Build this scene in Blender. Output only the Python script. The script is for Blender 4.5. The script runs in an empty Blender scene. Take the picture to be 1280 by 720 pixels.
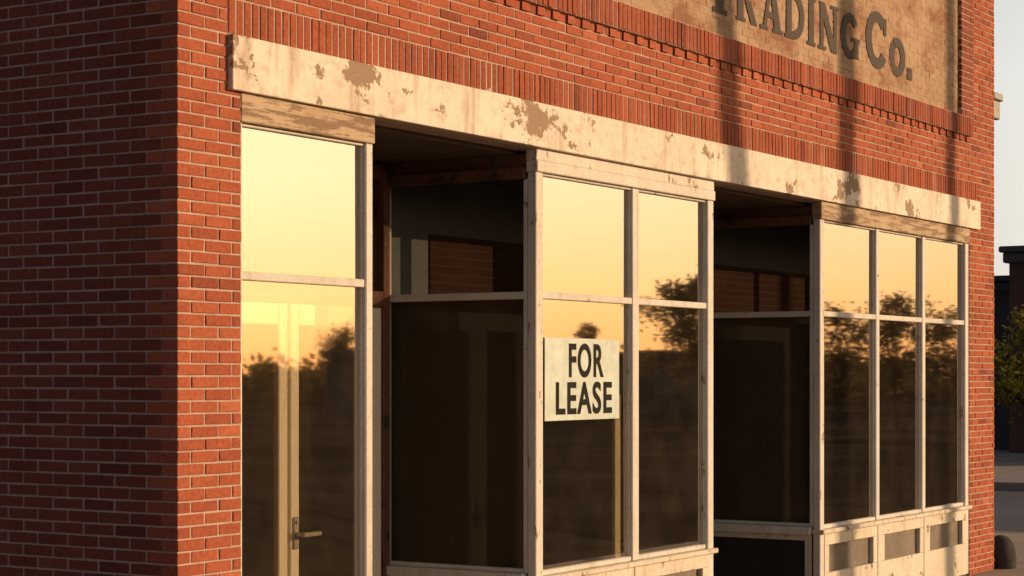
import bpy, math, random
from mathutils import Matrix, Vector, noise
R = random.Random(7)
scene = bpy.context.scene
scene.view_settings.view_transform = 'Standard'
scene.view_settings.look = 'None'
scene.view_settings.exposure = 0
col = scene.collection

# ------------------------------------------------------------ materials
def new_mat(name):
    m = bpy.data.materials.new(name); m.use_nodes = True
    nt = m.node_tree; nt.nodes.clear()
    out = nt.nodes.new('ShaderNodeOutputMaterial')
    return m, nt, out
def N(nt, typ, **kw):
    n = nt.nodes.new(typ)
    for k, v in kw.items():
        if k in n.inputs.keys(): n.inputs[k].default_value = v
        else: setattr(n, k, v)
    return n
def ramp(nt, fac, stops, interp='LINEAR'):
    r = nt.nodes.new('ShaderNodeValToRGB'); r.color_ramp.interpolation = interp
    e = r.color_ramp.elements
    while len(e) < len(stops): e.new(0.5)
    for i, (p, c) in enumerate(stops):
        e[i].position = p
        e[i].color = (c[0], c[1], c[2], 1) if isinstance(c, (tuple, list)) else (c, c, c, 1)
    nt.links.new(fac, r.inputs[0]); return r.outputs[0]
def mixc(nt, fac, a, b, mode='MIX'):
    m = nt.nodes.new('ShaderNodeMix'); m.data_type = 'RGBA'; m.blend_type = mode
    if isinstance(fac, (int, float)): m.inputs[0].default_value = fac
    else: nt.links.new(fac, m.inputs[0])
    for i, v in ((6, a), (7, b)):
        if isinstance(v, (tuple, list)): m.inputs[i].default_value = (v[0], v[1], v[2], 1)
        else: nt.links.new(v, m.inputs[i])
    return m.outputs[2]
def coords(nt, scale=(1, 1, 1)):
    g = nt.nodes.new('ShaderNodeNewGeometry')
    mp = nt.nodes.new('ShaderNodeMapping'); mp.inputs['Scale'].default_value = scale
    nt.links.new(g.outputs['Position'], mp.inputs['Vector']); return mp.outputs[0]
def noise_t(nt, vec, scale, detail=6, rough=0.6):
    n = nt.nodes.new('ShaderNodeTexNoise'); n.inputs['Scale'].default_value = scale
    n.inputs['Detail'].default_value = detail; n.inputs['Roughness'].default_value = rough
    nt.links.new(vec, n.inputs['Vector']); return n.outputs['Fac']
def finish(nt, out, color, rough=0.85, bump=None, bstr=0.3, bdist=0.01, metallic=0, spec=0.3):
    p = nt.nodes.new('ShaderNodeBsdfPrincipled')
    if isinstance(color, (tuple, list)): p.inputs['Base Color'].default_value = (*color[:3], 1)
    else: nt.links.new(color, p.inputs['Base Color'])
    if isinstance(rough, (int, float)): p.inputs['Roughness'].default_value = rough
    else: nt.links.new(rough, p.inputs['Roughness'])
    p.inputs['Metallic'].default_value = metallic
    p.inputs['Specular IOR Level'].default_value = spec
    if bump is not None:
        b = nt.nodes.new('ShaderNodeBump'); b.inputs['Strength'].default_value = bstr
        b.inputs['Distance'].default_value = bdist
        nt.links.new(bump, b.inputs['Height']); nt.links.new(b.outputs[0], p.inputs['Normal'])
    nt.links.new(p.outputs[0], out.inputs['Surface'])
    return p
def noisy(name, c1, c2, scale=4, rough=0.85, bstr=0.3, bdist=0.01, vscale=(1,1,1), spec=0.3, fine=60, metallic=0):
    m, nt, out = new_mat(name)
    v = coords(nt, vscale)
    n1 = noise_t(nt, v, scale); n2 = noise_t(nt, v, fine)
    c = mixc(nt, ramp(nt, n1, [(0.35, 0.0), (0.65, 1.0)]), c1, c2)
    c = mixc(nt, 0.5, c, ramp(nt, n2, [(0.3, 0.45), (0.7, 1.0)]), 'MULTIPLY')
    finish(nt, out, c, rough, n2, bstr, bdist, metallic, spec); return m

P = .0585; BL = .19; J = .009; HB = (BL-J)/2
def brick_mat(name, light=1.0, g=1.0, b=1.0):
    m, nt, out = new_mat(name)
    a = nt.nodes.new('ShaderNodeAttribute'); a.attribute_name = 'tone'
    v = coords(nt)
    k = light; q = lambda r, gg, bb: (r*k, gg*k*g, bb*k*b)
    c = ramp(nt, a.outputs['Fac'], [(0.0, q(.22, .062, .038)), (0.12, q(.30, .080, .044)), (0.45, q(.40, .104, .050)),
                                    (0.8, q(.46, .134, .064)), (1.0, q(.52, .18, .10))])
    n1 = noise_t(nt, v, 45); n2 = noise_t(nt, v, 1.3, 4); n3 = noise_t(nt, v, 180, 3)
    c = mixc(nt, 0.7, c, ramp(nt, n1, [(0.3, 0.5), (0.6, 1.0)]), 'MULTIPLY')
    c = mixc(nt, 0.6, c, ramp(nt, n2, [(0.3, 0.55), (0.65, 1.0)]), 'MULTIPLY')
    c = mixc(nt, ramp(nt, n1, [(0.66, 0.0), (0.78, 0.3)]), c, (.5*k, .36*k, .28*k))
    bb = mixc(nt, 0.5, n1, n3)
    finish(nt, out, c, 0.88, bb, 0.5, 0.005, spec=0.2); return m
M_brick = brick_mat('brick')
M_sidebrick = brick_mat('shaded_side_brick', .56, 1.0, 1.2)  # copy of the brick, darkened and purpled for shade on the side wall
M_reflbrick = brick_mat('reflected_building_brick', .13, 1.3, 1.5)  # imitates the dim brick building reflected in the upper panes
M_mortar = noisy('mortar', (.54, .41, .34), (.42, .30, .24), 6, 0.95, 0.6, 0.004, fine=150)
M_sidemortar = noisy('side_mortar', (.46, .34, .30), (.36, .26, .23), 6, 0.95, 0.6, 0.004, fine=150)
M_reflmortar = noisy('reflected_building_mortar', (.055, .030, .022), (.04, .022, .018), 6)  # close to the brick colour, softens the painted reflection
def painted(name, paint, paint2, under, lo=.56, hi=.6, scale=3.0, vs=(1, 1, 1), dirt=(.25, .17, .1), rough=.7, amt=1.0, dirtamt=.55, stain=0):
    m, nt, out = new_mat(name)
    v = coords(nt, vs); v2 = coords(nt)
    n1 = noise_t(nt, v, scale, 9, .68); n2 = noise_t(nt, v2, 90, 4); n3 = noise_t(nt, v2, 2.2, 5)
    n4 = noise_t(nt, v, scale*7, 5, .6)
    p = mixc(nt, ramp(nt, n3, [(.35, 0.), (.65, 1.)]), paint, paint2)
    p = mixc(nt, ramp(nt, n4, [(.5, 0.), (.75, dirtamt)]), p, dirt)
    if stain:
        n5 = noise_t(nt, coords(nt, (6, 6, .8)), 2.0, 5, .6)
        p = mixc(nt, ramp(nt, n5, [(.52, 0.), (.72, stain)]), p, (.36, .27, .18))
    p = mixc(nt, .35, p, ramp(nt, n2, [(.3, .6), (.7, 1.)]), 'MULTIPLY')
    n6 = noise_t(nt, coords(nt), 24, 5, .7)
    mk = mixc(nt, .16, n1, n6)
    mask = ramp(nt, mk, [(lo, 0.), (hi, amt)])
    u = mixc(nt, .5, under, ramp(nt, n2, [(.3, .4), (.7, 1.)]), 'MULTIPLY')
    c = mixc(nt, mask, p, u)
    inv = ramp(nt, mask, [(0., 1.), (1., 0.)])
    b = mixc(nt, .25, inv, n2)
    finish(nt, out, c, rough, b, .7, .004); return m
M_lintel = painted('flaking_cream_paint', (.76, .68, .57), (.65, .56, .46), (.30, .20, .13), .572, .588, 1.8, (1, 1, 1.4), dirtamt=.45, stain=.7)
M_head = painted('weathered_header_wood', (.50, .38, .25), (.38, .27, .17), (.24, .15, .09), .49, .55, 2.4, (1, 1, 9))
M_frame = painted('cream_frame_paint', (.66, .64, .59), (.56, .54, .48), (.28, .20, .14), .625, .645, 5, (1.5, 1.5, 1.5), dirtamt=.3, stain=.4)
M_post = painted('worn_post_paint', (.67, .64, .57), (.58, .54, .47), (.28, .19, .13), .59, .61, 4, (3, 3, 1.2), dirtamt=.3, stain=.4)
M_dkframe = painted('dark_red_frame', (.15, .06, .04), (.10, .045, .03), (.05, .035, .025), .55, .6, 4)
M_bulk = painted('bulkhead_paint', (.68, .62, .52), (.58, .52, .42), (.25, .16, .1), .59, .61, 5, dirtamt=.35, stain=.6)
M_panelins = noisy('bulkhead_inset', (.24, .20, .165), (.17, .14, .11), 4)
M_black = noisy('dark_vent', (.02, .018, .016), (.03, .026, .022), 6)
M_panel = painted('painted_brick', (.46, .33, .22), (.35, .235, .145), (.24, .09, .05), .48, .60, 1.6, (1, 1, 1.8), rough=.9, amt=.8, stain=.6)
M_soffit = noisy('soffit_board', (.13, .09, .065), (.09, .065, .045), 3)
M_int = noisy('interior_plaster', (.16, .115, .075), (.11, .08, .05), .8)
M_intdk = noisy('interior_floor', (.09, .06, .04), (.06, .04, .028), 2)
M_dimpane = noisy('dim_pane_brown', (.085, .062, .040), (.07, .052, .034), .9, .95, .1, .004)  # brown standing for the dim interior and dull reflection in the lower panes
M_reflsky = noisy('reflected_sky_blue', (.17, .20, .24), (.12, .145, .18), .9, .9)  # stands for the blue-grey sky reflected in the upper panes
M_coping = noisy('stone_coping', (.42, .36, .29), (.34, .29, .23), 3)
M_metal = noisy('zinc_metal', (.28, .28, .27), (.2, .2, .2), 8, .5, .1, .002, metallic=.3)
M_brass = noisy('door_lever_metal', (.42, .38, .32), (.32, .28, .24), 8, .35, .05, .001, metallic=.5)
M_tar = noisy('roof_tar', (.05, .05, .05), (.07, .065, .06), 2)
M_wood = noisy('pole_wood', (.15, .1, .07), (.09, .065, .045), 3, vscale=(8, 8, .6))
M_door = painted('door_paint', (.82, .74, .58), (.76, .68, .52), (.4, .3, .2), .68, .72, 3, dirtamt=.1)

def letter_mat():
    m, nt, out = new_mat('faded_sign_letter_paint')
    v = coords(nt); n1 = noise_t(nt, v, 9, 8, .7)
    g = nt.nodes.new('ShaderNodeNewGeometry'); s = nt.nodes.new('ShaderNodeSeparateXYZ')
    nt.links.new(g.outputs['Position'], s.inputs[0])
    d = N(nt, 'ShaderNodeMath', operation='DIVIDE'); nt.links.new(s.outputs[2], d.inputs[0]); d.inputs[1].default_value = P
    f = N(nt, 'ShaderNodeMath', operation='FRACT'); nt.links.new(d.outputs[0], f.inputs[0])
    j = ramp(nt, f.outputs[0], [(0., .2), (.10, .0), (.88, 0.), (1., .2)])
    a = ramp(nt, n1, [(.62, 0.), (.72, .6)])
    mx = N(nt, 'ShaderNodeMath', operation='MAXIMUM'); nt.links.new(j, mx.inputs[0]); nt.links.new(a, mx.inputs[1])
    p = nt.nodes.new('ShaderNodeBsdfPrincipled'); p.inputs['Roughness'].default_value = .9
    nt.links.new(mixc(nt, n1, (.045, .036, .033), (.08, .06, .05)), p.inputs['Base Color'])
    t = nt.nodes.new('ShaderNodeBsdfTransparent'); ms = nt.nodes.new('ShaderNodeMixShader')
    nt.links.new(mx.outputs[0], ms.inputs[0]); nt.links.new(p.outputs[0], ms.inputs[1]); nt.links.new(t.outputs[0], ms.inputs[2])
    nt.links.new(ms.outputs[0], out.inputs['Surface']); return m
M_letter = letter_mat()

def glass_mat(name, refl, tint, gcol=(1, 1, 1), wav=.006, haze=(.015, .07), rgh=.022):
    m, nt, out = new_mat(name)
    v = coords(nt); n = noise_t(nt, v, 1.1, 2)
    b = nt.nodes.new('ShaderNodeBump'); b.inputs['Strength'].default_value = wav; b.inputs['Distance'].default_value = .1
    nt.links.new(n, b.inputs['Height'])
    g = nt.nodes.new('ShaderNodeBsdfGlossy'); g.inputs['Roughness'].default_value = rgh; g.inputs['Color'].default_value = (*gcol, 1)
    nt.links.new(b.outputs[0], g.inputs['Normal'])
    t = nt.nodes.new('ShaderNodeBsdfTransparent'); t.inputs['Color'].default_value = (*tint, 1)
    n2 = noise_t(nt, v, 3, 6)
    d = nt.nodes.new('ShaderNodeBsdfDiffuse'); d.inputs['Color'].default_value = (.34, .26, .17, 1)
    m0 = nt.nodes.new('ShaderNodeMixShader'); nt.links.new(ramp(nt, n2, [(.38, haze[0]), (.75, haze[1])]), m0.inputs[0])
    nt.links.new(t.outputs[0], m0.inputs[1]); nt.links.new(d.outputs[0], m0.inputs[2])
    ms = nt.nodes.new('ShaderNodeMixShader'); ms.inputs[0].default_value = refl
    nt.links.new(m0.outputs[0], ms.inputs[1]); nt.links.new(g.outputs[0], ms.inputs[2])
    nt.links.new(ms.outputs[0], out.inputs['Surface']); return m
M_glass = glass_mat('shopfront_glass', .52, (.95, .88, .74), (1, .96, .90), haze=(.04, .11))
M_sglass = glass_mat('dusty_side_glass', .008, (.8, .78, .73))
M_cglass = glass_mat('clear_glass', .03, (.98, .97, .95), haze=(.0, .01))

# ------------------------------------------------------------ mesh builder
class MB:
    def __init__(s): s.v = []; s.f = []; s.m = []; s.t = []
    def add(s, vs, fs, mi=0, tone=.5):
        o = len(s.v); s.v.extend(vs)
        for f in fs: s.f.append(tuple(i+o for i in f)); s.m.append(mi); s.t.append(tone)
    def cbox(s, x0, x1, y0, y1, z0, z1, c=.003, mi=0, tone=.5, jit=0):
        x0, x1 = min(x0, x1), max(x0, x1); y0, y1 = min(y0, y1), max(y0, y1)
        lo = (x0, y0, z0); hi = (x1, y1, z1); vs = []
        c = min(c, (x1-x0)*.3, (y1-y0)*.3, (z1-z0)*.3)
        for k in range(8):
            b = (k & 1, k >> 1 & 1, k >> 2 & 1)
            for a in range(3):
                p = []
                for i in range(3):
                    val = hi[i] if b[i] else lo[i]
                    if i != a: val += -c if b[i] else c
                    if jit: val += R.uniform(-jit, jit)
                    p.append(val)
                vs.append(tuple(p))
        s.add(vs, CB, mi, tone)
    def obj(s, name, mats, parent=None, smooth=False):
        me = bpy.data.meshes.new(name); me.from_pydata(s.v, [], s.f)
        for m in mats: me.materials.append(m)
        me.polygons.foreach_set('material_index', s.m)
        a = me.attributes.new('tone', 'FLOAT', 'FACE'); a.data.foreach_set('value', s.t)
        if smooth: me.polygons.foreach_set('use_smooth', [True]*len(s.f))
        me.update()
        o = bpy.data.objects.new(name, me); col.objects.link(o)
        if parent is not None: set_parent(o, parent)
        return o
CB = []
def _cb():
    idx = lambda k, a: k*3+a
    def orient(f):
        P = []
        for i in f:
            k, a = divmod(i, 3)
            b = [(k & 1), (k >> 1 & 1), (k >> 2 & 1)]
            P.append(Vector([(b[j]*2-1)*(1 if j == a else .8) for j in range(3)]))
        c = sum(P, Vector())/len(P); n = (P[1]-P[0]).cross(P[2]-P[0])
        return f if n.dot(c) > 0 else tuple(reversed(f))
    for a in range(3):
        o1, o2 = [i for i in range(3) if i != a]
        for s in (0, 1):
            ks = []
            for (p, q) in ((0, 0), (1, 0), (1, 1), (0, 1)):
                ks.append((s << a) | (p << o1) | (q << o2))
            CB.append(orient(tuple(idx(k, a) for k in ks)))
    for a in range(3):
        o1, o2 = [i for i in range(3) if i != a]
        for p in (0, 1):
            for q in (0, 1):
                k0 = (p << o1) | (q << o2); k1 = k0 | (1 << a)
                CB.append(orient((idx(k0, o1), idx(k1, o1), idx(k1, o2), idx(k0, o2))))
    for k in range(8): CB.append(orient((idx(k, 0), idx(k, 1), idx(k, 2))))
_cb()
def set_parent(o, p):
    o.parent = p; o.matrix_parent_inverse = Matrix.Translation(p['base']).inverted() if 'base' in p.keys() else Matrix()
def thing(name, loc, label, cat, group=None):
    e = bpy.data.objects.new(name, None); e.location = loc; e.empty_display_size = .3
    col.objects.link(e); e['label'] = label; e['category'] = cat; e['base'] = list(loc)
    if group: e['group'] = group
    return e

# ------------------------------------------------------------ brick building
B = thing('brick_building', (0, 0, 0), 'old red brick corner storefront with flaking cream lintel and painted sign', 'building')
L = 11.79; ZT = 109
def tone(dark=.018):
    r = R.random()
    return min(1, max(.12, R.gauss(.5, .14))) if r > dark else R.uniform(0, .1)
OX0, OX1 = .46, 11.07
fx0, fx1 = .36, 11.29
PX0, PX1 = 1.04, 10.75     # cream panel
FX0, FX1 = .70, 11.09      # frame
SO, DE, PB, PT, CO = 60, 69, 73, 98, 107
FP = -.035
w = MB()
def subtract(iv, cut):
    out = []
    for a, b in iv:
        if cut[1] <= a or cut[0] >= b: out.append((a, b)); continue
        if cut[0] > a: out.append((a, cut[0]))
        if cut[1] < b: out.append((cut[1], b))
    return out
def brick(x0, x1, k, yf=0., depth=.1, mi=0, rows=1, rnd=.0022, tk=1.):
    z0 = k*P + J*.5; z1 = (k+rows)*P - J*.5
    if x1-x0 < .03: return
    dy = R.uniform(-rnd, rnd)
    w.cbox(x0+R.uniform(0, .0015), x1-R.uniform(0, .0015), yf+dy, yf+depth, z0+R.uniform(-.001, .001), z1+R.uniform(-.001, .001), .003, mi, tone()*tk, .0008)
for k in range(ZT):
    start = 0. if k % 2 == 0 else HB+J
    cuts = []
    if k < SO: cuts.append((OX0, OX1))
    if SO <= k < SO+3: cuts.append((fx0, fx1))
    if PB-3 <= k < PT+3: cuts.append((FX0, FX1))
    iv = [(start, L)]
    for c in cuts: iv = subtract(iv, c)
    x = start
    while x < L:
        x1 = x+BL
        for a, b in iv:
            s, e = max(x, a), min(x1, b)
            if e-s > .03:
                if e > L-.03: e = L
                if a == s and s > 0.2: s += .004
                brick(s, e, k)
        x = x1+J
    if PB <= k < PT:
        x = PX0-(.0 if k % 2 else HB+J)
        while x < PX1:
            s, e = max(x, PX0), min(x+BL, PX1)
            if e-s > .03: brick(s, e, k, .0, mi=2, rnd=.0012)
            x += BL+J
        for (a, b) in ((FX0, PX0), (PX1, FX1)):
            if k % 2: brick(a+.003, a+.105, k, FP, .13, tk=.25); brick(a+.115, b-.003, k, FP, .13, tk=.25)
            else: brick(a+.003, b-.115, k, FP, .13, tk=.25); brick(b-.105, b-.003, k, FP, .13, tk=.25)
def soldier(x0, x1, k, rows, yf, bw=.0500, tk=1.):
    n = int(round((x1-x0)/(bw+J))); st = (x1-x0)/n
    for i in range(n):
        brick(x0+i*st+J/2, x0+(i+1)*st-J/2, k, yf+R.uniform(-.002, .002), .12, rows=rows, tk=tk)
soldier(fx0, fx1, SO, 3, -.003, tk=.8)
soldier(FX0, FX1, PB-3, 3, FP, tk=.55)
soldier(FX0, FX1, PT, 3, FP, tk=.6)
x = FX0
while x < FX1-.09:
    w.cbox(x, x+.09, -.012, -.0035, DE*P+.004, (DE+1)*P-.004, .004, 0, tone(), .001); x += .18
for i in range(int(L/.11)):
    w.cbox(i*.11, i*.11+.1, -.03, .05, CO*P+.004, (CO+1)*P-.004, .004, 0, tone(), .001)
m = .005
w.cbox(m, OX0-.002, m, .30, 0, 3.235, .001, 1)
w.cbox(OX1+.002, L-m, m, .30, 0, 3.235, .001, 1)
w.cbox(m, L-m, m, .30, 3.236, ZT*P, .001, 1)
w.cbox(fx0+.004, fx1-.004, .0015, m+.01, SO*P, (SO+3)*P, .001, 1)
w.cbox(FX0+.004, FX1-.004, FP+.005, m+.01, (PB-3)*P+.002, PB*P, .001, 1)
w.cbox(FX0+.004, FX1-.004, FP+.005, m+.01, PT*P, (PT+3)*P-.002, .001, 1)
w.cbox(FX0+.004, PX0-.004, FP+.005, m+.01, PB*P+.001, PT*P-.001, .001, 1)
w.cbox(PX1+.004, FX1-.004, FP+.005, m+.01, PB*P+.001, PT*P-.001, .001, 1)
w.cbox(PX0-.003, PX1+.003, .0022, m+.01, PB*P+.001, PT*P-.001, .0005, 2)
facade = w.obj('brick_facade', [M_brick, M_mortar, M_panel], B)
w = MB(); DEP = 11.0
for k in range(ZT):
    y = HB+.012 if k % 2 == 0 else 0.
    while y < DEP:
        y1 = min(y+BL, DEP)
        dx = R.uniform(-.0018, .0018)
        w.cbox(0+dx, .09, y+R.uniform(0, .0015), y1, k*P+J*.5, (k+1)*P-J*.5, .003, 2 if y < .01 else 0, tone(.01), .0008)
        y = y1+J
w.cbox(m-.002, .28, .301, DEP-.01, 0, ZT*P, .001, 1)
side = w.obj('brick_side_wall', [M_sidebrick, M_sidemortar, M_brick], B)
w = MB()
w.cbox(L-.30, L-.012, .301, DEP, 0, ZT*P, .002); w.cbox(.281, L-.301, DEP-.3, DEP, 0, ZT*P, .002)
w.obj('rear_wall', [M_mortar], B)
w = MB(); w.cbox(-.05, L+.05, -.06, .34, ZT*P+.001, ZT*P+.1, .01); w.cbox(-.05, .33, .341, DEP+.04, ZT*P+.001, ZT*P+.1, .01)
w.cbox(L-.34, L+.05, .341, DEP+.04, ZT*P+.001, ZT*P+.1, .01)
w.obj('parapet_coping', [M_coping], B)
w = MB(); w.cbox(.285, L-.305, .305, DEP-.31, 5.9, 6.0); w.obj('roof', [M_tar], B)
w = MB()
w.cbox(fx0, fx1, -.032, .09, 3.243, 3.508, .003)
w.obj('lintel_board', [M_lintel], B)
w = MB(); w.cbox(L+.002, L+.24, .02, .2, 4.36, 4.54, .01); w.cbox(L+.002, L+.28, .0, .22, 4.541, 4.61, .01); w.cbox(L+.003, L+.16, .06, .16, 4.2, 4.359, .01)
w.obj('rainwater_head', [M_metal], B)

w = MB()
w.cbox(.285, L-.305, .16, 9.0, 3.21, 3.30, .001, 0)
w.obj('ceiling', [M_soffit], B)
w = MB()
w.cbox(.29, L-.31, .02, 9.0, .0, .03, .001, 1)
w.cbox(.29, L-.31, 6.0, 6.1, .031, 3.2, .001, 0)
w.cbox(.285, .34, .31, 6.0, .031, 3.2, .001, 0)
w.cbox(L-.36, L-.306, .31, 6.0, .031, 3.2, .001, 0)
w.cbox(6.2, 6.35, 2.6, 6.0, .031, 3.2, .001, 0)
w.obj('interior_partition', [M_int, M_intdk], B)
for (a, b, bx) in ((3.31, 5.6, 3.93), (7.64, 11.3, 8.13)):  # added backdrop, shaped and coloured like a skyline reflected in the upper panes
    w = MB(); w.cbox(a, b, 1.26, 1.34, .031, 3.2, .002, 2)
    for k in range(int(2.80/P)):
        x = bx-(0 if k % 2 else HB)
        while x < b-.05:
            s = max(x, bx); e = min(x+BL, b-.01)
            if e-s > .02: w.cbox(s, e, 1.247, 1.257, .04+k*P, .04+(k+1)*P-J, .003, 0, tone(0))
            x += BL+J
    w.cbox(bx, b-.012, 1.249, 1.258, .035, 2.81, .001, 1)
    w.obj('reflection_backdrop', [M_reflbrick, M_reflmortar, M_reflsky], B)

# ------------------------------------------------------------ storefront
ZB, ZR0, ZR1, ZH = .66, 2.335, 2.385, 3.10
RD = 1.14
def bay(x0, x1, mull, lw, rw, head_mat, head_z1, left_post, name='display_window'):
    f = MB(); yf = .02
    f.cbox(x0, x0+lw, yf-.01, yf+.05, .02, ZH, .005, 1 if left_post else 0)
    f.cbox(x1-rw, x1, yf-.01, yf+.05, .02, ZH, .005, 0)
    for mx, mw in mull: f.cbox(mx-mw/2, mx+mw/2, yf-.004, yf+.05, ZB+.001, ZH-.001, .005, 0)
    edges = [x0+lw]+[q for mx, mw in mull for q in (mx-mw/2, mx+mw/2)]+[x1-rw]
    for i in range(0, len(edges), 2):
        a, b = edges[i]+.001, edges[i+1]-.001
        f.cbox(a, b, yf, yf+.05, ZR0+.004, ZR1-.004, .004, 0)
        f.cbox(a, b, yf+.006, yf+.05, ZH-.015, ZH-.001, .004, 0)
        f.cbox(a, b, yf+.006, yf+.05, ZB, ZB+.03, .004, 0)
        for z0, z1 in ((ZB+.03, ZR0+.004), (ZR1-.004, ZH-.015)):
            f.cbox(a, a+.008, yf+.015, yf+.045, z0+.001, z1-.001, .002, 1); f.cbox(b-.008, b, yf+.015, yf+.045, z0+.001, z1-.001, .002, 1)
    fo = f.obj(name, [M_frame, M_post], B)
    h = MB(); h.cbox(x0-.004, x1+.004, -.003, .08, ZH+.001, head_z1, .005, 0)
    if head_z1 < 3.2: h.cbox(x0, x1, .006, .08, head_z1+.001, 3.242, .003, 0)
    h.obj('window_head', [head_mat], fo)
    g = MB()
    for i in range(0, len(edges), 2):
        a, b = edges[i], edges[i+1]
        for z0, z1 in ((ZB+.03, ZR0+.004), (ZR1-.004, ZH-.015)):
            y = yf+.03+R.uniform(-.001, .001); t = [R.uniform(-.0012, .0012) for _ in range(4)]
            g.add([(a, y+t[0], z0), (b, y+t[1], z0), (b, y+t[1]+t[2], z1), (a, y+t[0]+t[2], z1)], [(0, 1, 2, 3)])
    g.obj('window_glass', [M_glass], fo)
    s = MB(); s.cbox(x0-.01, x1+.01, -.025, .08, ZB-.035, ZB-.001, .006); s.obj('window_sill', [M_bulk], fo)
    b = MB()
    b.cbox(x0+lw*.5, x1-rw*.5, .045, .075, .02, ZB-.036, .002, 1)
    for i in range(0, len(edges), 2):
        a, c = edges[i], edges[i+1]
        b.cbox(a-.001, c+.001, .005, .045, ZB-.13, ZB-.037, .004, 0)
        b.cbox(a-.001, c+.001, .005, .045, .02, .31, .004, 0)
        b.cbox(a-.001, a+.09, .0051, .0451, .311, ZB-.131, .004, 0); b.cbox(c-.09, c+.001, .0051, .0451, .311, ZB-.131, .004, 0)
    for mx, mw in mull: b.cbox(mx-mw/2+.002, mx+mw/2-.002, .0, .06, .02, ZB-.037, .004, 0)
    b.obj('bulkhead', [M_bulk, M_panelins], fo)
    pl = MB(); pl.cbox(x0+.07, x1-.07, .13, RD, .031, ZB-.02, .002); pl.obj('display_platform', [M_intdk], fo)
    return fo
bay(.462, 1.56, [], .02, .06, M_head, 3.241, False)
bay(3.235, 5.66, [(4.515, .088)], .085, .09, M_post, 3.17, True)
bay(7.56, 11.068, [(8.80, .075), (9.90, .075)], .08, .09, M_head, 3.241, True)

def side_return(xf, sgn, vent, clear=False, board=0):
    f = MB(); t = .06*sgn; a, b = sorted((xf, xf+t))
    y0, y1 = .071, RD
    f.cbox(a+.001, b-.001, y0+.001, y0+.03, ZB+.02, 3.06, .004, 0)
    f.cbox(a+.005, b-.001, y1-.03, y1, .03, 3.13, .004, 0)
    f.cbox(a, b, y0+.031, y1-.031, ZR0, ZR1-.005, .004, 0)
    f.cbox(a, b, y0+.031, y1-.031, ZB+.02, ZB+.045, .004, 0)
    fo = f.obj('recess_side_window', [M_frame], B)
    h = MB(); h.cbox(a-.02, b, .085, y1, 3.061, 3.13, .004); h.cbox(a+.01, b, .085, y1, 3.131, 3.209, .002)
    h.obj('window_head', [M_dkframe], fo)
    g = MB(); x = (a+b)/2
    for z0, z1 in ((ZB+.045, ZR0), (ZR1-.005, 3.06)):
        g.add([(x, y0+.03, z0), (x, y1-.03, z0), (x, y1-.03, z1), (x, y0+.03, z1)], [(0, 1, 2, 3)])
    g.obj('window_glass', [M_cglass if clear else M_sglass], fo)
    s = MB(); s.cbox(a-.04, b-.002, .085, y1, ZB-.045, ZB+.019, .005); s.obj('window_sill', [M_frame], fo)
    k = MB(); k.cbox(a+.02, b, .085, y1-.031, .031, ZB-.046, .003, 1 if vent else 2)
    k.cbox(a-.004, a+.019, .085, y1-.031, ZB-.09, ZB-.046, .003, 0); k.cbox(a-.004, a+.019, .085, y1-.031, .031, .12, .003, 0)
    k.cbox(a-.0041, a+.0191, .0851, .14, .121, ZB-.091, .003, 0)
    if not vent: k.cbox(a-.0041, a+.0191, y1-.10, y1-.0311, .121, ZB-.091, .003, 0)
    k.obj('bulkhead', [M_bulk, M_black, M_panelins], fo)
    if board:  # added sheet behind the glass, makes the pane look evenly dim
        c = MB()
        if sgn > 0: c.cbox(b+.004, b+.018, y0+.03, y1-.02, ZB+.02, 2.37, .002)
        else: c.cbox(a-.018, a-.004, y0+.03, y1+.09, ZB+.02, board, .002)
        c.obj('added_dim_pane_sheet', [M_dimpane], fo)
side_return(1.56, -1, False, clear=True)
side_return(3.235, 1, False, board=1)
side_return(5.66, -1, True, board=3.1)
side_return(7.56, 1, True, board=1)

def doors(x0, x1, mid=None):
    y = RD-.06
    f = MB(); f.cbox(x0+.002, x0+.07, y, y+.08, .03, 3.19, .004, 1); f.cbox(x1-.07, x1-.002, y, y+.08, .03, 3.19, .004, 1)
    f.cbox(x0+.071, x1-.071, y, y+.08, 2.30, 2.40, .004, 1); f.cbox(x0+.071, x1-.071, y, y+.08, 3.1, 3.19, .004, 1)
    fo = f.obj('entrance_doorway', [M_door, M_dkframe], B)
    g = MB(); g.add([(x0+.07, y+.04, 2.4), (x1-.07, y+.04, 2.4), (x1-.07, y+.04, 3.1), (x0+.07, y+.04, 3.1)], [(0, 1, 2, 3)])
    g.obj('transom_glass', [M_sglass], fo)
    a, b = x0+.073, x1-.073
    leaves = [(a, mid-.012), (mid+.012, b)] if mid else [(a, b)]
    for i, (p, q) in enumerate(leaves):
        d = MB(); sw = .085
        d.cbox(p, p+sw, y+.015, y+.06, .04, 2.297, .006); d.cbox(q-sw, q, y+.015, y+.06, .04, 2.297, .006)
        d.cbox(p+sw+.001, q-sw-.001, y+.016, y+.059, 2.17, 2.297, .005); d.cbox(p+sw+.001, q-sw-.001, y+.016, y+.059, .04, .34, .005)
        d.add([(p+sw, y+.035, .34), (q-sw, y+.035, .34), (q-sw, y+.035, 2.17), (p+sw, y+.035, 2.17)], [(0, 1, 2, 3)], 1)
        d.obj('door_leaf', [M_door, M_sglass], fo)
        if mid and i == 0: continue
        hx = p+sw/2
        h = MB(); h.cbox(hx-.022, hx+.022, y+.003, y+.0145, .85, 1.04, .003); h.cbox(hx-.012, hx+.012, y-.045, y+.003, .925, .951, .004)
        h.cbox(hx-.014, hx+.16, y-.064, y-.0455, .922, .952, .005); h.cbox(hx-.008, hx+.008, y-.006, y+.003, 1.00, 1.02, .002)
        h.obj('door_lever', [M_brass], fo)
doors(1.56, 3.235, 2.23)
doors(5.66, 7.56)

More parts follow.
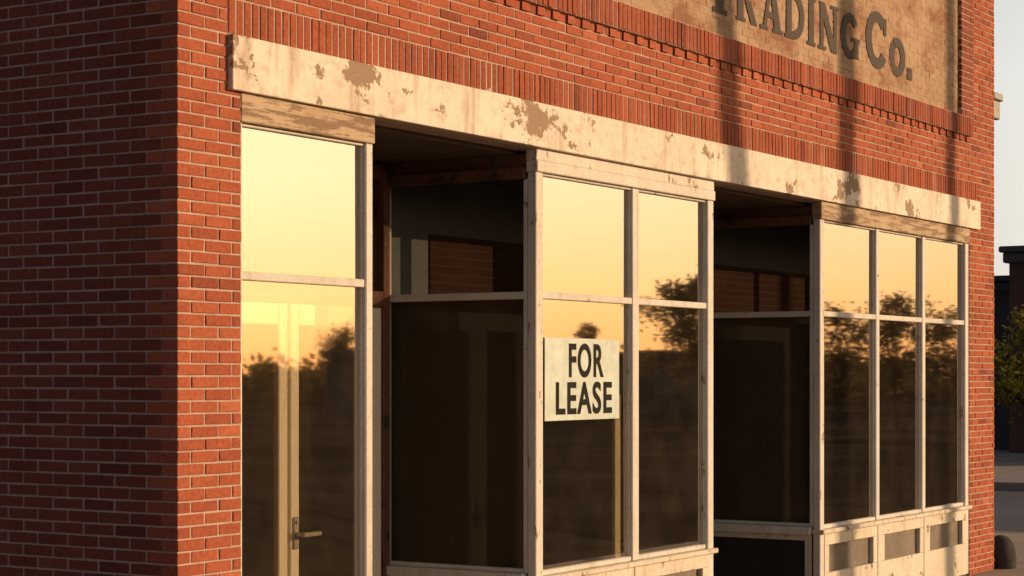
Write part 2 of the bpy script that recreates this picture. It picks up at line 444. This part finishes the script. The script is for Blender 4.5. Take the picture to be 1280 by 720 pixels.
# ------------------------------------------------------------ painted lettering
def arc(cx, cy, rx, ry, a0, a1, th, n=20):
    out = []
    for i in range(n):
        p, q = math.radians(a0+(a1-a0)*i/n), math.radians(a0+(a1-a0)*(i+1)/n)
        f = lambda t, d: (cx+(rx-d)*math.cos(t), cy+(ry-d*.8)*math.sin(t))
        out.append([f(p, th), f(p, 0), f(q, 0), f(q, th)])
    return out
def bar(a, b, c, d): return [[(a, b), (c, b), (c, d), (a, d)]]
G = {
 'T': (.8, bar(0,.80,.8,1)+bar(.28,.081,.52,.799)+bar(.18,0,.62,.08)+bar(0,.66,.09,.799)+bar(.71,.66,.8,.799)),
 'R': (.86, bar(.06,.081,.30,1)+bar(0,0,.38,.08)+bar(0,.92,.059,1)+bar(.301,.85,.4,1)+bar(.301,.45,.4,.60)+arc(.4,.725,.34,.275,-90,90,.2)+[[(.34,.449),(.58,.449),(.86,0),(.6,0)]]),
 'A': (.94, [[(.10,0),(.25,0),(.52,1),(.38,1)],[(.38,1),(.60,1),(.90,0),(.62,0)]]+bar(.22,.26,.72,.38)+bar(0,0,.34,.08)+bar(.54,0,.97,.08)),
 'D': (.88, bar(.06,0,.30,1)+bar(0,0,.059,.08)+bar(0,.92,.059,1)+bar(.301,.85,.38,1)+bar(.301,0,.38,.15)+arc(.38,.5,.50,.5,-90,90,.22)),
 'I': (.40, bar(.08,.081,.32,.919)+bar(0,0,.40,.08)+bar(0,.92,.40,1)),
 'N': (.98, bar(.09,0,.25,1)+bar(.73,0,.89,1)+[[(.04,1),(.32,1),(.89,0),(.63,0)]]+bar(0,0,.36,.08)+bar(.6,.92,.98,1)),
 'G': (.94, arc(.47,.5,.47,.5,38,335,.24,28)+bar(.68,.05,.89,.46)+bar(.52,.40,.96,.49)),
 'C': (.9, arc(.47,.5,.47,.5,38,322,.24,28)+bar(.74,.62,.85,.92)),
 'o': (.68, arc(.34,.33,.34,.35,0,360,.21,28)),
 '.': (.22, bar(0,0,.22,.22)),
}
def paint_word(seq, x0, x1, z):
    gap = .045
    tot = sum(G[c][0]*h for c, h in seq)+gap*(len(seq)-1); sx = (x1-x0)/tot
    w = MB(); x = 0; n = 0
    for c, h in seq:
        for poly in G[c][1]:
            n += 1; y = -.0048-(n % 40)*.00006
            w.add([(x0+(x+px*h)*sx, y, z+pz*h) for px, pz in poly], [tuple(range(len(poly)))])
        x += G[c][0]*h+gap
    return w
cap, sc = .48, .375
w = paint_word([('T', cap)]+[(c, sc) for c in 'RADING'], 5.52, 8.34, 4.43); w.obj('painted_lettering', [M_letter], B)
w = paint_word([('C', cap), ('o', cap), ('.', cap)], 8.48, 9.55, 4.43); w.obj('painted_lettering', [M_letter], B)

# ------------------------------------------------------------ for lease sign
S = thing('for_lease_sign', (3.82, .03, 1.62), 'pale green lease board with bold black capitals against the shop glass', 'sign')
M_board = noisy('sign_board_card', (.58, .66, .60), (.54, .62, .56), 3, .6, .02, .001, fine=12)
M_ink = noisy('sign_ink', (.014, .016, .012), (.024, .024, .02), 5, .8, .02, .001, spec=.1)
w = MB(); w.cbox(3.38, 4.32, .034, .040, 1.595, 2.105, .002); w.obj('sign_board', [M_board], S)
def word(txt, x0, x1, z0, z1, y, parent):
    cu = bpy.data.curves.new('lettering', 'FONT'); cu.body = txt; cu.offset = .024; cu.extrude = .0; cu.resolution_u = 6; cu.space_character = 1.14
    ob = bpy.data.objects.new('tmp', cu); col.objects.link(ob); bpy.context.view_layer.update()
    dg = bpy.context.evaluated_depsgraph_get()
    me = bpy.data.meshes.new_from_object(ob.evaluated_get(dg)); bpy.data.objects.remove(ob)
    xs = [v.co.x for v in me.vertices]; ys = [v.co.y for v in me.vertices]
    ax, bx, ay, by = min(xs), max(xs), min(ys), max(ys)
    for v in me.vertices:
        a, b = v.co.x, v.co.y
        v.co = (x0+(a-ax)/(bx-ax)*(x1-x0), y, z0+(b-ay)/(by-ay)*(z1-z0))
    me.materials.clear(); me.materials.append(M_ink)
    o = bpy.data.objects.new('lettering', me); col.objects.link(o); set_parent(o, parent)
word('FOR', 3.67, 4.11, 1.86, 2.075, .031, S)
word('LEASE', 3.51, 4.22, 1.63, 1.835, .031, S)
S2 = thing('wooden_stand', (4.38, .1, .68), 'slim pale wooden stand behind the shop glass', 'stand')
w = MB(); w.cbox(4.34, 4.415, .075, .10, .665, 1.75, .004); w.obj('stand_post', [M_door], S2)
w = MB(); w.cbox(4.24, 4.50, .1001, .25, .645, .664, .004); w.obj('stand_foot', [M_door], S2)

# ------------------------------------------------------------ dark rounded guard stone
M_dkstone = noisy('dark_guard_stone', (.06, .055, .05), (.035, .032, .03), 9, .9, .6, .02)
gx, gy, gs = 11.98, .0, .72
GS = thing('guard_stone', (gx, gy, 0), 'dark rounded guard stone at the foot of the brick corner', 'stone')
w = MB(); prof = [(.21, 0), (.215, .1), (.20, .2), (.165, .29), (.11, .345), (.05, .37), (.0, .376)]
n = 20
vs = []
for r, z in prof:
    for i in range(n):
        a = 2*math.pi*i/n; k = 1+.08*noise.noise(Vector((math.cos(a)*2, math.sin(a)*2, z*6)))
        vs.append((gx+gs*r*k*math.cos(a), gy+gs*r*k*math.sin(a), z*.85))
w.add(vs, [(j*n+i, j*n+(i+1) % n, (j+1)*n+(i+1) % n, (j+1)*n+i) for j in range(len(prof)-1) for i in range(n)])
w.obj('stone_body', [M_dkstone], GS, True)

# ------------------------------------------------------------ ground, streets
def sheet(name, x0, x1, y0, y1, z, mat, thick=0):
    w = MB()
    if thick: w.cbox(x0, x1, y0, y1, z-thick, z, .012)
    else: w.add([(x0, y0, z), (x1, y0, z), (x1, y1, z), (x0, y1, z)], [(0, 1, 2, 3)])
    o = w.obj(name, [mat]); o['kind'] = 'structure'; return o
M_ground = noisy('dry_ground', (.045, .036, .020), (.028, .023, .014), .12, .95, spec=0)
M_asph = noisy('asphalt', (.13, .14, .155), (.10, .105, .115), .35, .9, .5, .01, spec=.2)
M_lot = noisy('old_worn_asphalt', (.075, .062, .044), (.026, .022, .016), .16, .95, .3, .01, spec=0, fine=4)
def paving(name, c1, c2, jx=1.5):
    m, nt, out = new_mat(name); v = coords(nt)
    br = nt.nodes.new('ShaderNodeTexBrick'); br.offset = 0; br.inputs['Scale'].default_value = 1
    br.inputs['Brick Width'].default_value = jx; br.inputs['Row Height'].default_value = jx; br.inputs['Mortar Size'].default_value = .012
    br.inputs['Color1'].default_value = (1, 1, 1, 1); br.inputs['Color2'].default_value = (.85, .85, .85, 1); br.inputs['Mortar'].default_value = (.35, .33, .3, 1)
    nt.links.new(v, br.inputs['Vector'])
    n = noise_t(nt, v, 1.2); n2 = noise_t(nt, v, 70)
    c = mixc(nt, n, c1, c2); c = mixc(nt, 1, c, br.outputs['Color'], 'MULTIPLY'); c = mixc(nt, .5, c, ramp(nt, n2, [(.3, .5), (.7, 1.)]), 'MULTIPLY')
    finish(nt, out, c, .9, n2, .4, .006); return m
M_walk = paving('concrete_paving', (.42, .35, .27), (.32, .26, .20))
M_kerb = noisy('kerb_stone', (.30, .26, .21), (.22, .19, .16), 3)
M_line = noisy('road_paint', (.62, .58, .5), (.5, .47, .4), 5)
sheet('ground', -1500, 1500, -1500, 1500, -.16, M_ground)
sheet('road', -300, 400, -60, -3.8, -.13, M_lot)
sheet('road', 16.4, 27.0, -3.8, 200, -.126, M_asph)
sheet('pavement', -40, 16.2, -3.65, 14, 0, M_walk, .15)
sheet('kerb', -40, 16.4, -3.8, -3.653, .0, M_kerb, .15)
sheet('kerb', 16.203, 16.4, -3.65, 200, .0, M_kerb, .15)
sheet('pavement', 27.2, 60, -3.65, 60, 0.0, M_walk, .15)
sheet('kerb', 27.0, 27.197, -3.8, 60, .004, M_kerb, .15)
sheet('road_marking', 16.8, 17.1, -3.6, 12, -.122, M_line)

# ------------------------------------------------------------ trees
def leaf_mat(name, a, b):
    m, nt, out = new_mat(name)
    at = nt.nodes.new('ShaderNodeAttribute'); at.attribute_name = 'tone'
    c = mixc(nt, at.outputs['Fac'], a, b)
    d = nt.nodes.new('ShaderNodeBsdfDiffuse'); nt.links.new(c, d.inputs[0])
    t = nt.nodes.new('ShaderNodeBsdfTranslucent'); nt.links.new(c, t.inputs[0])
    ms = nt.nodes.new('ShaderNodeMixShader'); ms.inputs[0].default_value = .35
    nt.links.new(d.outputs[0], ms.inputs[1]); nt.links.new(t.outputs[0], ms.inputs[2]); nt.links.new(ms.outputs[0], out.inputs[0]); return m
M_leaf = leaf_mat('tree_leaves', (.06, .05, .022), (.15, .11, .045))
M_leafy = leaf_mat('autumn_leaves', (.20, .17, .03), (.55, .42, .07))
M_bark = noisy('bark', (.10, .07, .05), (.06, .045, .03), 6)
def tube(w, p, q, r0, r1, n=8):
    p, q = Vector(p), Vector(q); d = (q-p).normalized(); u = d.orthogonal().normalized(); v = d.cross(u)
    vs = [tuple(p+(u*math.cos(2*math.pi*i/n)+v*math.sin(2*math.pi*i/n))*r0) for i in range(n)]
    vs += [tuple(q+(u*math.cos(2*math.pi*i/n)+v*math.sin(2*math.pi*i/n))*r1) for i in range(n)]
    w.add(vs, [(i, (i+1) % n, n+(i+1) % n, n+i) for i in range(n)]+[tuple(range(n, 2*n))])
def leaves(w, c, r, n, sz):
    for _ in range(n):
        d = Vector((R.gauss(0, .5), R.gauss(0, .5), R.gauss(0, .45)))*r
        p = Vector(c)+d
        a = Vector((R.gauss(0, 1), R.gauss(0, 1), R.gauss(0, 1))).normalized(); b = a.orthogonal().normalized()
        s = sz*R.uniform(.6, 1.3)
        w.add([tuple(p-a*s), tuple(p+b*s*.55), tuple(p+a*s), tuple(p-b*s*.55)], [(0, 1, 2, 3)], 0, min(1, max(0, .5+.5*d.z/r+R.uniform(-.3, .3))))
def tree(x, y, h, cr, label, lm=None, nl=1700, sz=.09, group='street trees across the road', lowf=.42):
    T = thing('tree', (x, y, -.15), label, 'tree', group)
    t = MB(); th = h*.36; r = h*.02
    top = (x+R.uniform(-.2, .2), y+R.uniform(-.2, .2), th)
    tube(t, (x, y, -.15), top, r*1.2, r*.8)
    cl = []
    for i in range(26):
        a = i*2.4+R.uniform(-.5, .5); u = R.random(); zz = h*(lowf+(.97-lowf)*u)
        rr = cr*math.sqrt(max(.05, 1-(1.7*(u-.42))**2))*R.uniform(.2, 1.05)
        e = (top[0]+rr*math.cos(a), top[1]+rr*math.sin(a), zz)
        tube(t, top, e, r*.35, r*.08, 5); cl.append((e, cr*R.uniform(.22, .42)))
    t.obj('trunk', [M_bark], T)
    c = MB()
    for e, rr in cl: leaves(c, e, rr, nl//26, sz)
    c.obj('crown', [lm or M_leaf], T)
def mir(px, dist):
    a = math.radians(31.73)-math.atan((px-640)/2500)
    return -7.06+dist*math.cos(a), 6.19-dist*math.sin(a)
for px, dist, h, cr, nl in ((860, 70, 5.5, 1.6, 4200), (1050, 78, 4.3, 1.6, 2200), (1125, 74, 4.7, 1.5, 2400), (1195, 80, 4.3, 1.7, 2200), (428, 115, 4.4, 1.7, 2200), (735, 110, 4.9, .8, 1500)):
    x, y = mir(px, dist); tree(x, y, h, cr, 'dark leafy street tree beside the far road', nl=nl, lowf=.25 if px == 860 else .4)
tree(36.2, 7.2, 3.2, 1.0, 'small yellowing street tree on the corner pavement', M_leafy, 3800, .07, None)
w = MB()
for i in range(340):
    px = R.uniform(150, 1320); d = R.uniform(140, 180); x, y = mir(px, d)
    hh = 2.1+2.2*noise.noise(Vector((px*.018, 3.1, 0)))+1.4*noise.noise(Vector((px*.07, 0, 1)))
    leaves(w, (x, y, R.uniform(.0, max(.6, hh))), 1.5, 36, .4)
o = w.obj('distant_wood', [M_leaf]); o['kind'] = 'stuff'; o['label'] = 'low dark treeline on the far horizon'; o['category'] = 'trees'

# ------------------------------------------------------------ utility poles
SAZ, SEL = 55., 12.
D = 24.0; cot = 1/math.tan(math.radians(SAZ))
def pole(tx, h, lean, r=.2):
    x, y, z = tx+D*cot, -D, -.13
    Pz = thing('utility_pole', (x, y, z), 'tall wooden utility pole with crossarm across the street', 'utility pole', 'utility poles across the street')
    t = MB(); tube(t, (x, y, z), (x+lean, y, z+h), r, r*.85, 12); t.obj('pole_shaft', [M_wood], Pz)
    x += lean*.94
    t = MB(); t.cbox(x-1.1, x+1.1, y-r-.06, y-r+.02, z+h-.9, z+h-.77, .01); t.obj('crossarm', [M_wood], Pz)
    for dx in (-1., -.4, .4, 1.):
        t = MB(); tube(t, (x+dx, y-r-.02, z+h-.77), (x+dx, y-r-.02, z+h-.6), .04, .025, 8); t.obj('insulator', [M_metal], Pz)
pole(7.1, 13.5, -1.6, .16)
pole(8.12, 13.5, -.05, .17)
pole(10.55, 13.5, .0, .12)

# ------------------------------------------------------------ background buildings
M_dkbrick = noisy('dark_brick', (.12, .06, .045), (.08, .045, .035), 2)
M_dkwall = noisy('dark_wall', (.10, .09, .085), (.07, .065, .06), 2)
M_dkglass = noisy('dark_window', (.02, .022, .025), (.03, .03, .03), 3, .15)
def bgb(x0, x1, y0, y1, h, mat, label, face='x', nwin=4, zs=((.8, 2.4),)):
    T = thing('brick_shop' if mat == M_dkbrick else 'shop_building', ((x0+x1)/2, (y0+y1)/2, 0), label, 'building')
    b = MB(); b.cbox(x0, x1, y0, y1, 0.001 if y0 > -10 else -.15, h, .02); b.obj('wall', [mat], T)
    b = MB(); b.cbox(x0-.12, x1+.12, y0-.12, y1+.12, h-.35, h-.1, .03); b.cbox(x0-.2, x1+.2, y0-.2, y1+.2, h-.099, h+.05, .03); b.obj('cornice', [M_dkwall], T)
    for i in range(nwin):
        for z0, z1 in zs:
            q = MB()
            if face == 'x':
                s = (y1-y0)/nwin; a = y0+s*(i+.2); q.cbox(x0-.03, x0+.02, a, a+s*.6, z0, z1, .01)
            else:
                s = (x1-x0)/nwin; a = x0+s*(i+.2); q.cbox(a, a+s*.6, y1-.02, y1+.03, z0, z1, .01)
            q.obj('window', [M_dkglass], T)
bgb(40, 54, -3.0, 8.9, 4.9, M_dkbrick, 'low dark brick shop on the far corner pavement', 'x', 5, ((.8, 2.5), (3.2, 4.1)))
bgb(42, 56, 9.4, 24, 4.3, M_dkwall, 'low dark grey shop beside the brick shop', 'x', 5)
bgb(70, 100, -52, -40, 3.0, M_dkwall, 'low dark shed across the street', 'y', 6)

# ------------------------------------------------------------ light
sun = bpy.data.lights.new('sun', 'SUN'); sun.energy = 4.8; sun.angle = math.radians(.25); sun.color = (1, .66, .38)
so = bpy.data.objects.new('sun', sun); col.objects.link(so)
el, az = math.radians(SEL), math.radians(-SAZ)
sd = Vector((math.cos(el)*math.cos(az), math.cos(el)*math.sin(az), math.sin(el)))
so.rotation_euler = (-sd).to_track_quat('-Z', 'Y').to_euler()
so.location = sd*50
wd = bpy.data.worlds.new('World'); scene.world = wd; wd.use_nodes = True
nt = wd.node_tree; nt.nodes.clear()
sky = nt.nodes.new('ShaderNodeTexSky'); sky.sky_type = 'NISHITA'; sky.sun_disc = False
sky.sun_elevation = math.radians(SEL); sky.sun_rotation = math.radians(90+SAZ); sky.dust_density = 2.0
bg = nt.nodes.new('ShaderNodeBackground'); bg.inputs['Strength'].default_value = .06
nt.links.new(sky.outputs[0], bg.inputs[0])
tc = nt.nodes.new('ShaderNodeTexCoord')
sp = nt.nodes.new('ShaderNodeSeparateXYZ'); nt.links.new(tc.outputs['Generated'], sp.inputs[0])
dt = N(nt, 'ShaderNodeVectorMath', operation='DOT_PRODUCT'); nt.links.new(tc.outputs['Generated'], dt.inputs[0])
dt.inputs[1].default_value = (math.cos(az), math.sin(az), 0)
mr = nt.nodes.new('ShaderNodeMapRange'); mr.inputs['From Min'].default_value = -1; mr.inputs['From Max'].default_value = 1
nt.links.new(dt.outputs['Value'], mr.inputs['Value'])
hz = ramp(nt, mr.outputs[0], [(0., (.26, .26, .40)), (.5, (.36, .36, .43)), (.65, (.66, .65, .61)), (.80, (.87, .69, .45)), (.95, (1., .73, .42)), (1., (1., .73, .42))])
st = ramp(nt, mr.outputs[0], [(0., .12), (.45, .14), (.57, .28), (.63, .48), (.85, .80), (1., 1.)])
hc = mixc(nt, 1, hz, st, 'MULTIPLY')
warm = ramp(nt, sp.outputs[2], [(0., (1., .54, .25)), (.045, (1., .79, .54)), (.10, (1, .97, .94)), (.2, (1, 1, 1))])
pale = ramp(nt, sp.outputs[2], [(0., (1., .94, .86)), (.15, (1, 1, 1))])
low = mixc(nt, ramp(nt, mr.outputs[0], [(.66, 0.), (.84, 1.)]), pale, warm)
hc = mixc(nt, 1, hc, low, 'MULTIPLY')
cz = mixc(nt, ramp(nt, sp.outputs[2], [(.14, 0.), (.6, 1.)]), hc, (.036, .044, .075))
bg2 = nt.nodes.new('ShaderNodeBackground'); bg2.inputs['Strength'].default_value = 2.9
nt.links.new(cz, bg2.inputs[0])
ms = nt.nodes.new('ShaderNodeMixShader'); ms.inputs[0].default_value = .82
nt.links.new(bg.outputs[0], ms.inputs[1]); nt.links.new(bg2.outputs[0], ms.inputs[2])
ow = nt.nodes.new('ShaderNodeOutputWorld'); nt.links.new(ms.outputs[0], ow.inputs[0])

# ------------------------------------------------------------ camera
cd = bpy.data.cameras.new('camera'); cd.lens = 70.31; cd.sensor_width = 36; cd.clip_end = 4000; cd.clip_start = .1
cd.shift_y = 108/1280
co = bpy.data.objects.new('camera', cd); col.objects.link(co)
co.location = (-7.063, -6.188, 1.88); co.rotation_euler = (math.radians(90), 0, math.radians(31.73-90))
scene.camera = co
